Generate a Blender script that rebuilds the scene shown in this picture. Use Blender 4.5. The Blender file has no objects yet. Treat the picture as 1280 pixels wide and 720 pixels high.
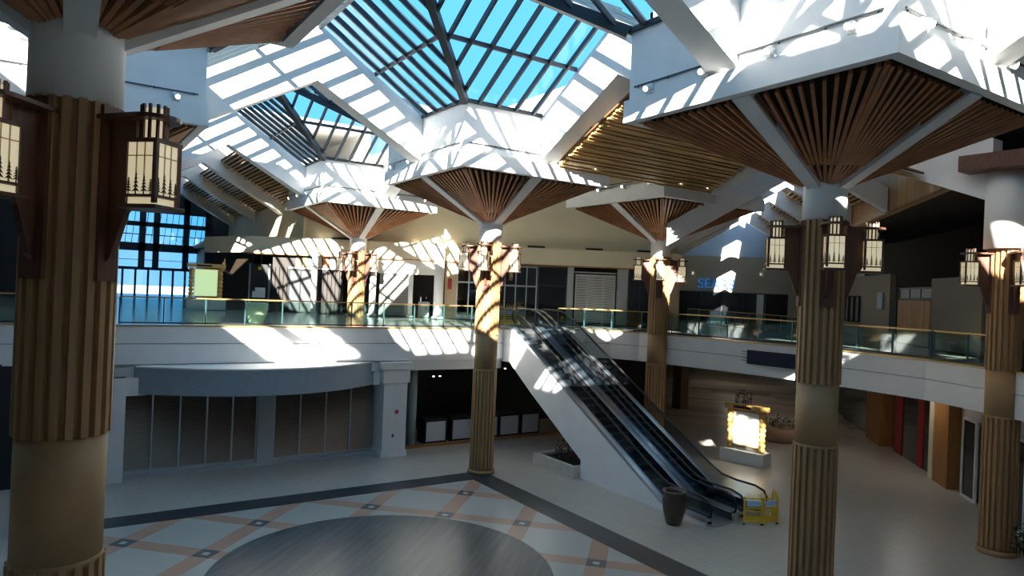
import bpy, math, random
from mathutils import Vector, Matrix
random.seed(7)
C = bpy.context.scene.collection
SC = bpy.context.scene
PI = math.pi
# ------------------------------------------------------------------ camera
YAW, PITCH, ROLL, FOC = 0.5852, 0.0033, 0.0416, 869.4
cam = bpy.data.objects.new('camera', bpy.data.cameras.new('camera')); C.objects.link(cam)
fw = Vector((math.sin(YAW)*math.cos(PITCH), math.cos(YAW)*math.cos(PITCH), math.sin(PITCH)))
r0 = fw.cross(Vector((0, 0, 1))).normalized(); u0 = r0.cross(fw)
rr = r0*math.cos(ROLL)+u0*math.sin(ROLL); uu = -r0*math.sin(ROLL)+u0*math.cos(ROLL)
M = Matrix((rr, uu, -fw)).transposed().to_4x4(); M.translation = (-16.182, -26.309, 8.1)
cam.matrix_world = M
cam.data.sensor_width = 36; cam.data.lens = 36*FOC/1280; cam.data.clip_end = 600
SC.camera = cam
# ------------------------------------------------------------------ sky and sun
SUN = Vector((0.85, 1.0, -0.63)).normalized()
w = bpy.data.worlds.new('sky'); SC.world = w; w.use_nodes = True
nt = w.node_tree; nt.nodes.clear()
def nd(nt, t, **k):
    n = nt.nodes.new(t)
    for a, b in k.items(): setattr(n, a, b)
    return n
o_ = nd(nt, 'ShaderNodeOutputWorld'); bg = nd(nt, 'ShaderNodeBackground')
tc = nd(nt, 'ShaderNodeTexCoord'); nz = nd(nt, 'ShaderNodeTexNoise'); rp = nd(nt, 'ShaderNodeValToRGB')
nz.inputs['Scale'].default_value = 3.0; nz.inputs['Detail'].default_value = 6
rp.color_ramp.elements[0].position = .50; rp.color_ramp.elements[0].color = (.19, .78, 1.42, 1)
rp.color_ramp.elements[1].position = .68; rp.color_ramp.elements[1].color = (.85, 1.0, 1.42, 1)
nt.links.new(tc.outputs['Generated'], nz.inputs['Vector']); nt.links.new(nz.outputs['Fac'], rp.inputs[0])
nt.links.new(rp.outputs[0], bg.inputs[0]); nt.links.new(bg.outputs[0], o_.inputs[0])
bg.inputs[1].default_value = 0.92
sun = bpy.data.objects.new('sun', bpy.data.lights.new('sun', 'SUN')); C.objects.link(sun)
sun.data.energy = 33.0; sun.data.angle = 0.009; sun.data.color = (1.0, .95, .86)
sun.rotation_euler = SUN.to_track_quat('-Z', 'Y').to_euler(); sun.location = (-70, -70, 50)
SC.view_settings.view_transform = 'Standard'; SC.view_settings.look = 'None'
SC.view_settings.gamma = 1; SC.view_settings.use_curve_mapping = False
SC.view_settings.exposure = 0.2
# ------------------------------------------------------------------ materials
MT = {}
def mat(name, col, rough=.6, metal=0, noise=0, nscale=3, emit=0, ecol=None, spec=.5, stretch=(1, 1, 1), col2=None, alpha=1):
    if name in MT: return MT[name]
    m = bpy.data.materials.new(name); m.use_nodes = True; t = m.node_tree
    b = t.nodes['Principled BSDF']
    b.inputs['Base Color'].default_value = (*col, 1); b.inputs['Roughness'].default_value = rough
    b.inputs['Metallic'].default_value = metal; b.inputs['Specular IOR Level'].default_value = spec
    if alpha < 1: b.inputs['Alpha'].default_value = alpha
    if emit:
        b.inputs['Emission Color'].default_value = (*(ecol or col), 1); b.inputs['Emission Strength'].default_value = emit
    if noise:
        g = nd(t, 'ShaderNodeTexCoord'); mp = nd(t, 'ShaderNodeMapping'); n = nd(t, 'ShaderNodeTexNoise'); r = nd(t, 'ShaderNodeValToRGB')
        mp.inputs['Scale'].default_value = stretch; n.inputs['Scale'].default_value = nscale; n.inputs['Detail'].default_value = 4
        c2 = col2 or tuple(c*(1-noise) for c in col)
        r.color_ramp.elements[0].position = .35; r.color_ramp.elements[0].color = (*c2, 1)
        r.color_ramp.elements[1].position = .65; r.color_ramp.elements[1].color = (*col, 1)
        t.links.new(g.outputs['Object'], mp.inputs[0]); t.links.new(mp.outputs[0], n.inputs['Vector'])
        t.links.new(n.outputs['Fac'], r.inputs[0]); t.links.new(r.outputs[0], b.inputs['Base Color'])
    MT[name] = m; return m
def glass(name, tint, refl=.08, rough=.02):
    m = bpy.data.materials.new(name); m.use_nodes = True; t = m.node_tree; t.nodes.clear()
    o = nd(t, 'ShaderNodeOutputMaterial'); mx = nd(t, 'ShaderNodeMixShader'); tr = nd(t, 'ShaderNodeBsdfTransparent'); gl = nd(t, 'ShaderNodeBsdfGlossy')
    tr.inputs[0].default_value = (*tint, 1); gl.inputs['Roughness'].default_value = rough; mx.inputs[0].default_value = refl
    t.links.new(tr.outputs[0], mx.inputs[1]); t.links.new(gl.outputs[0], mx.inputs[2]); t.links.new(mx.outputs[0], o.inputs[0])
    MT[name] = m; return m
white = mat('white_paint', (.86, .86, .85), .55, noise=.05, nscale=1.5)
offw = mat('off_white_paint', (.74, .73, .70), .6, noise=.06, nscale=1)
cream = mat('cream_paint', (.74, .66, .48), .65, noise=.05, nscale=.6)
grayp = mat('grey_paint', (.42, .45, .46), .6, noise=.08, nscale=1)
tan = mat('tan_wood_rib', (.44, .25, .11), .5, noise=.10, nscale=4, stretch=(6, 6, .3))
tanb = mat('tan_band', (.44, .265, .12), .6, noise=.08, nscale=2)
brown = mat('brown_slat', (.50, .21, .085), .5, noise=.25, nscale=3)
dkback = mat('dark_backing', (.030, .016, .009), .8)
cedar = mat('cedar_wood', (.15, .062, .034), .45, noise=.3, nscale=5, stretch=(5, 5, .8))
gold = mat('golden_slat', (.80, .50, .19), .3, noise=.45, nscale=1.2, stretch=(.5, 5, 5))
slatback = mat('slat_backing', (.16, .08, .035), .8)
woodpan = mat('wood_panelling', (.52, .30, .12), .5, noise=.3, nscale=1.4, stretch=(3, 3, .25))
dkwood = mat('dark_wood', (.024, .015, .010), .5, noise=.3, nscale=2, stretch=(8, 8, .5))
bar = mat('dark_blue_steel', (.012, .026, .038), .5)
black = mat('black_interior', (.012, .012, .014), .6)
blackgl = mat('black_glass', (.012, .014, .018), .08, spec=.6)
dkmet = mat('dark_metal', (.05, .055, .06), .35, metal=.7)
alu = mat('brushed_aluminium', (.55, .58, .62), .3, metal=.85)
brass = mat('brass_rail', (.62, .43, .18), .28, metal=.7)
teal = mat('teal_post', (.06, .16, .16), .3, metal=.5)
rubber = mat('black_rubber', (.015, .015, .017), .4)
yellow = mat('yellow_plastic', (.85, .55, .03), .45)
lampw = mat('lantern_glass', (.80, .78, .66), .35, emit=.42, ecol=(1, .86, .55))
spotm = mat('spot_lens', (.9, .9, .85), .3, emit=6, ecol=(1, .95, .8))
clay = mat('brown_glaze', (.12, .075, .055), .35, noise=.3, nscale=5)
stone = mat('stone_rim', (.62, .58, .52), .6, noise=.15, nscale=4)
leaf = mat('dark_leaf', (.02, .05, .018), .5, noise=.4, nscale=8)
flower = mat('red_leaf', (.10, .03, .03), .5, noise=.4, nscale=8)
red = mat('red_paint', (.30, .02, .02), .5)
navy = mat('navy_fabric', (.015, .02, .05), .8)
blue = mat('blue_sign', (.03, .14, .42), .4, emit=.25, ecol=(.05, .3, .9))
bluewall = mat('blue_grey_paint', (.42, .55, .72), .6)
backlit = mat('backlit_panel', (.55, .72, .40), .4, emit=.55, ecol=(.70, .95, .50))
orange = mat('orange_wood', (.42, .19, .055), .5, noise=.3, nscale=3, stretch=(4, 4, .4))
skyglass = glass('skylight_glass', (.97, .99, .99), .03)
railglass = glass('rail_glass', (.66, .80, .78), .07, .04)
escglass = glass('escalator_glass', (.74, .80, .84), .05, .05)
doorglass = glass('door_glass', (.80, .93, 1.0), .08)
winglass = glass('shop_glass', (.45, .5, .55), .12)

def floor_mat(name, upper=False):
    m = bpy.data.materials.new(name); m.use_nodes = True; t = m.node_tree; b = t.nodes['Principled BSDF']
    L = t.links.new
    g = nd(t, 'ShaderNodeNewGeometry'); br = nd(t, 'ShaderNodeTexBrick')
    br.offset = 0; br.inputs['Scale'].default_value = 1; br.inputs['Brick Width'].default_value = .45; br.inputs['Row Height'].default_value = .45
    br.inputs['Mortar Size'].default_value = .008
    base = (.50, .46, .40) if not upper else (.40, .38, .34)
    br.inputs['Color1'].default_value = (*base, 1); br.inputs['Color2'].default_value = (*(c*.94 for c in base), 1)
    br.inputs['Mortar'].default_value = (*(c*.72 for c in base), 1)
    L(g.outputs['Position'], br.inputs['Vector'])
    col = br.outputs['Color']
    b.inputs['Roughness'].default_value = .3 if not upper else .16
    b.inputs['Specular IOR Level'].default_value = .5
    if not upper:
        sx = nd(t, 'ShaderNodeSeparateXYZ'); L(g.outputs['Position'], sx.inputs[0])
        def mth(op, a, b_=None, c_=None):
            n = nd(t, 'ShaderNodeMath', operation=op)
            for i, v in enumerate((a, b_, c_)):
                if v is None: continue
                if isinstance(v, (int, float)): n.inputs[i].default_value = v
                else: L(v, n.inputs[i])
            return n.outputs[0]
        def mix(f, a, c):
            n = nd(t, 'ShaderNodeMix', data_type='RGBA'); L(f, n.inputs[0]); L(a, n.inputs[6])
            if isinstance(c, tuple): n.inputs[7].default_value = (*c, 1)
            else: L(c, n.inputs[7])
            return n.outputs[2]
        X, Y = sx.outputs[0], sx.outputs[1]
        u = mth('ADD', X, Y); v = mth('SUBTRACT', X, Y)
        P = 3.96
        du = mth('PINGPONG', mth('ADD', u, 4.70+P*10), P/2); dv = mth('PINGPONG', mth('ADD', v, -.30+P*10), P/2)
        su = mth('LESS_THAN', du, .42); sv = mth('LESS_THAN', dv, .42)
        st = mth('MAXIMUM', su, sv); nodeq = mth('MULTIPLY', su, sv)
        dot = mth('MULTIPLY', mth('LESS_THAN', du, .14), mth('LESS_THAN', dv, .14))
        pale = nd(t, 'ShaderNodeRGB'); pale.outputs[0].default_value = (.43, .42, .38, 1)
        c = mix(st, pale.outputs[0], (.46, .27, .19)); c = mix(nodeq, c, (.10, .11, .12)); c = mix(dot, c, (.5, .5, .47))
        ax = mth('ABSOLUTE', mth('ADD', X, 8)); ay = mth('ABSOLUTE', mth('ADD', Y, 8))
        mxy = mth('MAXIMUM', ax, ay)
        inner = mth('LESS_THAN', mxy, 7.05); outer = mth('LESS_THAN', mxy, 8.15)
        dark = nd(t, 'ShaderNodeRGB'); dark.outputs[0].default_value = (.045, .05, .055, 1)
        col = mix(outer, col, dark.outputs[0]); col = mix(inner, col, c)
        r = mth('SQRT', mth('ADD', mth('MULTIPLY', ax, ax), mth('MULTIPLY', ay, ay)))
        nz = nd(t, 'ShaderNodeTexNoise'); mp = nd(t, 'ShaderNodeMapping'); mp.vector_type = 'TEXTURE'; mp.inputs['Rotation'].default_value = (0, 0, .76); mp.inputs['Scale'].default_value = (4, .30, 1)
        nz.inputs['Scale'].default_value = 1.6; nz.inputs['Detail'].default_value = 5
        L(g.outputs['Position'], mp.inputs[0]); L(mp.outputs[0], nz.inputs['Vector'])
        rp = nd(t, 'ShaderNodeValToRGB'); rp.color_ramp.elements[0].color = (.028, .038, .048, 1); rp.color_ramp.elements[1].color = (.095, .12, .135, 1)
        rp.color_ramp.elements[0].position = .3; rp.color_ramp.elements[1].position = .75
        L(nz.outputs['Fac'], rp.inputs[0])
        col = mix(mth('LESS_THAN', r, 4.82), col, rp.outputs[0])
        # dark wood-look tiles laid in the mall corridor
        w2 = nd(t, 'ShaderNodeTexBrick'); mp2 = nd(t, 'ShaderNodeMapping'); mp2.inputs['Rotation'].default_value = (0, 0, PI/4)
        w2.inputs['Scale'].default_value = 1; w2.inputs['Brick Width'].default_value = 5.0; w2.inputs['Row Height'].default_value = 1.1; w2.inputs['Mortar Size'].default_value = .0
        w2.inputs['Bias'].default_value = -.35
        w2.inputs['Color1'].default_value = (.60, .50, .40, 1); w2.inputs['Color2'].default_value = (.16, .12, .09, 1)
        L(g.outputs['Position'], mp2.inputs[0]); L(mp2.outputs[0], w2.inputs['Vector'])
        col = mix(mth('GREATER_THAN', u, 22.0), col, w2.outputs['Color'])
    L(col, b.inputs['Base Color'])
    MT[name] = m; return m
floorm = floor_mat('ground_tiles'); floorup = floor_mat('upper_tiles', True)

# ------------------------------------------------------------------ mesh helpers
class MB:
    def __init__(s): s.v = []; s.f = []
    def poly(s, pts, faces):
        n = len(s.v); s.v += [tuple(p) for p in pts]; s.f += [tuple(n+i for i in f) for f in faces]; return s
    def hexa(s, a, b):      # two quads a (4 pts) and b (4 pts)
        return s.poly(list(a)+list(b), [(3, 2, 1, 0), (4, 5, 6, 7), (0, 1, 5, 4), (1, 2, 6, 5), (2, 3, 7, 6), (3, 0, 4, 7)])
    def box(s, x0, x1, y0, y1, z0, z1):
        return s.hexa([(x0, y0, z0), (x1, y0, z0), (x1, y1, z0), (x0, y1, z0)], [(x0, y0, z1), (x1, y0, z1), (x1, y1, z1), (x0, y1, z1)])
    def bar(s, p, q, w, h, up=(0, 0, 1), w2=None, h2=None):
        p = Vector(p); q = Vector(q); d = (q-p).normalized(); up = Vector(up)
        if abs(d.dot(up)) > .99: up = Vector((1, 0, 0))
        r = d.cross(up).normalized(); u = r.cross(d)
        w2 = w if w2 is None else w2; h2 = h if h2 is None else h2
        def ring(c, w, h): return [c-r*w/2-u*h/2, c+r*w/2-u*h/2, c+r*w/2+u*h/2, c-r*w/2+u*h/2]
        return s.hexa(ring(p, w, h), ring(q, w2, h2))
    def prism(s, pts, off):         # planar polygon extruded by vector off
        n = len(pts); off = Vector(off); a = [Vector(p) for p in pts]; b = [p+off for p in a]
        return s.poly(a+b, [tuple(range(n))[::-1], tuple(range(n, 2*n))]+[(i, (i+1) % n, n+(i+1) % n, n+i) for i in range(n)])
    def lathe(s, prof, seg=24, c=(0, 0, 0), cap=True):
        n0 = len(s.v)
        for r, z in prof:
            for k in range(seg):
                a = 2*PI*k/seg; s.v.append((c[0]+r*math.cos(a), c[1]+r*math.sin(a), c[2]+z))
        for i in range(len(prof)-1):
            for k in range(seg):
                k2 = (k+1) % seg; s.f.append((n0+i*seg+k, n0+i*seg+k2, n0+(i+1)*seg+k2, n0+(i+1)*seg+k))
        if cap:
            s.f.append(tuple(n0+k for k in range(seg))[::-1]); m = n0+(len(prof)-1)*seg; s.f.append(tuple(m+k for k in range(seg)))
        return s
    def flute(s, R, r, z0, z1, n=20, c=(0, 0)):
        pr = []
        for k in range(n):
            for f, q in ((.04, r), (.12, R), (.62, R), (.70, r)):
                a = 2*PI*(k+f)/n; pr.append((c[0]+q*math.cos(a), c[1]+q*math.sin(a)))
        return s.prism([(x, y, z0) for x, y in pr], (0, 0, z1-z0))
    def tube(s, pts, r, seg=8):
        pts = [Vector(p) for p in pts]; n0 = len(s.v)
        for i, p in enumerate(pts):
            d = (pts[min(i+1, len(pts)-1)]-pts[max(i-1, 0)]).normalized()
            up = Vector((0, 0, 1)) if abs(d.z) < .95 else Vector((1, 0, 0))
            x = d.cross(up).normalized(); y = x.cross(d)
            for k in range(seg):
                a = 2*PI*k/seg; s.v.append(tuple(p+x*r*math.cos(a)+y*r*math.sin(a)))
        for i in range(len(pts)-1):
            for k in range(seg):
                k2 = (k+1) % seg; s.f.append((n0+i*seg+k, n0+i*seg+k2, n0+(i+1)*seg+k2, n0+(i+1)*seg+k))
        s.f.append(tuple(n0+k for k in range(seg))[::-1]); m = n0+(len(pts)-1)*seg; s.f.append(tuple(m+k for k in range(seg)))
        return s
    def build(s, name, m, parent=None, smooth=False, bevel=0):
        me = bpy.data.meshes.new(name); me.from_pydata(s.v, [], s.f); me.update()
        o = bpy.data.objects.new(name, me); C.objects.link(o); me.materials.append(m)
        if smooth:
            for p in me.polygons: p.use_smooth = len(p.vertices) < 5
        if bevel:
            b = o.modifiers.new('bevel', 'BEVEL'); b.width = bevel; b.segments = 2; b.limit_method = 'ANGLE'
        if parent: o.parent = parent
        return o
class Fr:    # a vertical wall line: t along, o outwards
    def __init__(s, org, d, n): s.o = Vector((*org, 0)); s.d = Vector((*d, 0)).normalized(); s.n = Vector((*n, 0)).normalized()
    def p(s, t, o, z): return s.o+s.d*t+s.n*o+Vector((0, 0, z))
    def box(s, mb, t0, t1, z0, z1, o0, o1):
        q = [s.p(t0, o0, z0), s.p(t1, o0, z0), s.p(t1, o1, z0), s.p(t0, o1, z0)]
        return mb.prism(q, (0, 0, z1-z0))
def tag(o, label=None, cat=None, group=None, kind=None):
    if label: o['label'] = label
    if cat: o['category'] = cat
    if group: o['group'] = group
    if kind: o['kind'] = kind
    return o
def thing(name, label=None, cat=None, loc=(0, 0, 0), rz=0, group=None, kind=None):
    o = bpy.data.objects.new(name, None); C.objects.link(o); o.location = loc; o.rotation_euler = (0, 0, rz); o.empty_display_size = .2
    return tag(o, label, cat, group, kind)
def struct(mb, name, m, **k): return tag(mb.build(name, m, **k), kind='structure')
def copy_tree(o, parent=None):
    c = o.copy(); C.objects.link(c)
    if parent is not None: c.parent = parent
    for ch in list(o.children): copy_tree(ch, c)
    return c
def text_mesh(name, body, size, loc, xdir, updir, m, parent=None, depth=.02):
    cu = bpy.data.curves.new(name, 'FONT'); cu.body = body; cu.size = size; cu.align_x = 'CENTER'; cu.align_y = 'CENTER'; cu.extrude = depth
    tmp = bpy.data.objects.new('tmp', cu); C.objects.link(tmp)
    me = bpy.data.meshes.new_from_object(tmp.evaluated_get(bpy.context.evaluated_depsgraph_get()))
    C.objects.unlink(tmp); bpy.data.objects.remove(tmp)
    x = Vector(xdir).normalized(); y = Vector(updir).normalized(); z = x.cross(y)
    R = Matrix((x, y, z)).transposed()
    for v in me.vertices: v.co = R @ v.co + Vector(loc)
    me.materials.clear(); me.materials.append(m)
    o = bpy.data.objects.new(name, me); C.objects.link(o)
    if parent: o.parent = parent
    return o

# ------------------------------------------------------------------ key dimensions
B = 16.0; S = 3.62; A1 = 10.56; ZR = 12.68; ZB = 15.15; ZF = 6.1
def gup(d): return 17.93-.632*abs(d)      # top of a gable, d from its ridge
def glo(d): return 15.79-.556*abs(d)      # its lower edge
# ------------------------------------------------------------------ ground and shell
struct(MB().box(-34, 75, -36, 60, -.3, 0), 'floor', floorm)
EP = [(-30, 5.9), (-20, 5.4), (-13.9, 4.95), (-9.2, 4.75), (-4.6, 4.35), (1.6, 4.0), (3.4, 3.95), (6.9, 3.95), (8.7, 3.75), (9.9, 2.9), (10.7, 1.4),
      (11.1, -.4), (11.75, -3.5), (12.2, -6.8), (12.35, -9.8), (12.05, -12.9), (10.75, -15.9), (9.1, -19.3), (5, -27.5)]
slab = [(x, y, 4.62) for x, y in EP]+[(5, -34, 4.62), (60, -34, 4.62), (60, 42, 4.62), (-30, 42, 4.62)]
struct(MB().prism(slab, (0, 0, 1.44)), 'upper_floor', floorup)
def offs(pts, d):     # offset a polyline to its outer (void) side
    out = []
    for i, p in enumerate(pts):
        a = Vector(pts[max(i-1, 0)]); b = Vector(pts[min(i+1, len(pts)-1)]); t = (b-a).normalized()
        out.append((p[0]+t.y*d, p[1]-t.x*d))
    return out
def strip(mb, pts, d0, d1, z0, z1):
    a = offs(pts, d0); b = offs(pts, d1)
    for i in range(len(pts)-1):
        mb.prism([(*a[i], z0), (*a[i+1], z0), (*b[i+1], z0), (*b[i], z0)], (0, 0, z1-z0))
    return mb
fas = struct(strip(strip(MB(), EP, .001, .12, 5.38, 6.06), EP, .001, .12, 4.55, 5.34), 'trim_1', white)
tag(strip(MB(), EP, .001, .09, 5.34, 5.38).build('joint', grayp, fas))
strip(MB(), EP, .0, .16, 6.06, 6.12).build('edge_capping', brass, fas)
strip(MB(), EP[:7], -.75, -.02, 4.05, 4.55).build('cornice', offw, fas)

# outer roof over the aisles and corridors; ridge slots and most glazing open, some covers added to block sun
def slabm(pts, z, t=.25): return MB().prism([(x, y, z) for x, y in pts], (0, 0, t))
rf = MB()
rf.prism([(-34, -36, 16.2), (-16.85, -36, 16.2), (-16.85, -16, 16.2), (-34, -16, 16.2)], (0, 0, .25))
rf.prism([(-34, .85, 16.2), (-16.85, .85, 16.2), (-16.85, 42, 16.2), (-34, 42, 16.2)], (0, 0, .25))
rf.box(-16.85, -8.0, -36, -21.3, 16.2, 16.45)  # unseen cover added over the near bay to keep sun off the lower columns
rf.box(-34, -26.6, -21, .85, 18.15, 18.35)  # unseen cover added over the left bay to trim the sun on the fascia
rf.box(-8.0, .85, -36, -32, 18.0, 18.25)
rf.box(.85, 12, -36, -8.6, 17.7, 17.95); rf.box(.85, 12, -8.6, 42, 16.2, 16.45); rf.box(.85, 12, -8.75, -8.6, 16.2, 17.95)
rf.box(-5, -1.2, -36, -26.5, 16.2, 16.45)  # unseen cover added to keep sun off the right balcony front
rf.prism([(12, -36, 16.2), (75, -36, 16.2), (75, 53.9, 16.2), (21, -.1, 16.2), (14, -7.1, 16.2), (12, -9.1, 16.2)], (0, 0, .25))
rf.prism([(12, -6.6, 16.2), (13.5, -5.1, 16.2), (20, 1.4, 16.2), (60.6, 42, 16.2), (12, 42, 16.2)], (0, 0, .25))
rf.box(12, 12.2, -36, 42, 16.2, 17.95)
rf.box(-16.85, -9.0, 16.85, 42, 18.0, 18.25); rf.box(-7.0, .85, 16.85, 42, 18.0, 18.25)
rf.box(-16.85, -16.6, 16.85, 42, 16.2, 18.1); rf.box(.6, .85, 16.85, 42, 16.2, 18.1)
rf.box(-16, -9.5, 7, 10.8, 18.12, 18.3)  # unseen cap added above the glazing to shade the cream upper wall
struct(rf, 'ceiling', offw)  # roof together with the added sun covers
struct(MB().box(.8, 75, 42, 42.2, 0, 16.4), 'wall_far', cream)
struct(MB().box(-34, .8, 42, 42.2, 0, 4.62), 'wall_far_lower', grayp)
struct(MB().box(-34.2, -34, -36, 42, 0, 18.3), 'wall_left', dkwood)
struct(MB().box(-34, 75, -36.3, -36, 0, 18.3), 'wall_back', grayp)
struct(MB().box(75, 75.2, -36, 60, 0, 16.4), 'wall_right', grayp)

# ------------------------------------------------------------------ chevron beams
TN = [1]
def chevron_x(y, x0, x1, th=.8, m=white, up=gup, lo=glo, ax=-8):
    pts = [(x0, y, lo(x0-ax)), (ax, y, lo(0)), (x1, y, lo(x1-ax)), (x1, y, up(x1-ax)), (ax, y, up(0)), (x0, y, up(x0-ax))]
    TN[0] += 1
    return struct(MB().prism(pts, (0, th, 0)), 'trim_%d' % TN[0], m)
def chevron_y(x, y0, y1, th=.8, m=white, up=gup, lo=glo, ay=-8):
    pts = [(x, y0, lo(y0-ay)), (x, ay, lo(0)), (x, y1, lo(y1-ay)), (x, y1, up(y1-ay)), (x, ay, up(0)), (x, y0, up(y0-ay))]
    TN[0] += 1
    return struct(MB().prism(pts, (th, 0, 0)), 'trim_%d' % TN[0], m)
e = S-.15
for y in (-32, -16, 0, 16): chevron_x(y, -16+e, -e)
for y in (24, 32, 40): chevron_x(y, -16, .5)
chevron_x(0, -32+e, -16-e, ax=-24)
for x in (0, -16.8, -32.8):
    for k in (-1, 0, 1): chevron_y(x, -16+B*k+e, -e+B*k, ay=-8+B*k)
plo = lambda d: 14.95-.42*abs(d)
chevron_y(A1-.4, -15.6, -3.5, th=.7, up=lambda d: 16.2-.30*abs(d), lo=plo)
# ------------------------------------------------------------------ glazed bays
def skylight(k, n, cx=-8, skip=1):
    cy = -8+B*k
    root = thing('window_%d' % n, loc=(cx, cy, 0), kind='structure')
    T = lambda p: Vector((p[0], p[1], p[2]))
    z = lambda d: gup(d)
    bars = MB(); purl = MB(); val = MB(); pane = MB(); ridge = MB(); head = MB()
    for q in range(4):
        R = Matrix.Rotation(q*PI/2, 3, 'Z'); P = lambda x, y, zz: tuple(R @ Vector((x, y, zz)))
        n_ = 9; sp = 7.95/9.6
        for i in range(1, n_+1, skip):
            y = 7.95-(i-.0)*sp+.4
            for sg in (-1, 1):
                d = min(abs(y), 8-S) if y > 8-S else y
                if d < .3: continue
                bars.bar(P(0, y, z(0)), P(sg*d, y, z(d)), .09, .20)
        for sg in (-1, 1):
            # purlin half way down, valley beam, pane
            dm = 2.3
            purl.bar(P(sg*dm, dm, z(dm)), P(sg*dm, 7.98, z(dm)), .08, .16)
            head.bar(P(sg*4.42, 4.42, z(4.42)), P(sg*4.42, 7.98, z(4.42)), .08, .14)
            pane.poly([P(0, 0, z(0)+.09), P(sg*4.4, 4.4, z(4.4)+.09), P(sg*4.4, 8, z(4.4)+.09), P(0, 8, z(0)+.09)], [(0, 1, 2, 3)])
        val.bar(P(0, 0, z(0)-.05), P(4.42, 4.42, z(4.42)-.05), .24, .34)
        ridge.bar(P(0, .1, z(0)-.02), P(0, 8, z(0)-.02), .16, .3)
    pane.build('glass', skyglass, root); bars.build('glazing_bars', bar, root)
    if skip == 1: purl.build('purlins', bar, root); val.build('valley_beams', bar, root)
    ridge.build('ridge_beams', bar, root); head.build('sill_bars', bar, root)
for i, k in enumerate((0, 1, -1)): skylight(k, i+1)
skylight(0, 4, -24, 4)

# ------------------------------------------------------------------ slatted vault ceilings
def slat_sheet(name, P0, along, down, L, Wd, drop, n, m=gold):
    """slats run along 'along'; sheet falls by drop over width Wd in direction down"""
    a = Vector((*along, 0)).normalized(); d = Vector((*down, 0)).normalized(); P0 = Vector(P0)
    root = thing(name, kind='structure')
    sl = MB(); bk = MB()
    nrm = (d*drop+Vector((0, 0, Wd))).normalized()
    for i in range(n):
        f = (i+.5)/n; c = P0+d*Wd*f-Vector((0, 0, drop*f)); j = (i % 3)*.03
        sl.bar(c-nrm*j, c+a*L-nrm*j, .085, .07, up=nrm)
    q = P0+nrm*.12
    bk.prism([q, q+a*L, q+a*L+d*Wd-Vector((0, 0, drop)), q+d*Wd-Vector((0, 0, drop))], nrm*.08)
    sl.build('slats', m, root); bk.build('backing', slatback, root)
    return root
CN = 2
def cs(*a, **k):
    global CN
    r = slat_sheet('ceiling_%d' % CN, *a, **k); CN += 1; return r
cs((.85, -8, 15.3), (1, 0), (0, 1), 9.2, 4.5, 2.1, 30)
cs((3.8, -8, 15.3), (1, 0), (0, -1), 6.2, 5.4, 2.5, 36)
cs((-19.4, -14, 16.0), (1, 0), (0, 1), 2.5, 13.5, 0.01, 46, m=brown)
for y0 in (16.85, 24.85, 32.85):
    cs((-7.0, y0, 15.95), (0, 1), (1, 0), 7.1, 6.6, 3.7, 30)
    cs((-9.0, y0, 15.95), (0, 1), (-1, 0), 7.1, 6.6, 3.7, 30)
# corridor vault beyond the column at the balcony bend (axis runs diagonally)
D1 = (1, 1); N1 = (1, -1)
ax0 = Vector((14.9, -5.2, 0)); dd = Vector((1, 1, 0)).normalized(); nn = Vector((1, -1, 0)).normalized()
clo = lambda d: 14.5-.60*abs(d)
for i in range(5):
    c = ax0+dd*(6.0*i-2.0)
    pts = []
    for t, z in ((-6.5, clo(6.5)), (0, clo(0)), (3.4, clo(3.4)), (3.4, clo(3.4)+1.1), (0, 15.6), (-6.5, clo(6.5)+1.1)):
        q = c+nn*t; pts.append((q.x, q.y, z))
    TN[0] += 1
    struct(MB().prism(pts, dd*.5), 'trim_%d' % TN[0], white)
    if i < 4:
        for s in (-1, 1):
            p = c+dd*.5+nn*s*.9
            cs((p.x, p.y, 14.9), D1, tuple(x*s for x in N1), 5.5, 5.8 if s < 0 else 2.5, 3.4 if s < 0 else 1.45, 24 if s < 0 else 11)

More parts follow.
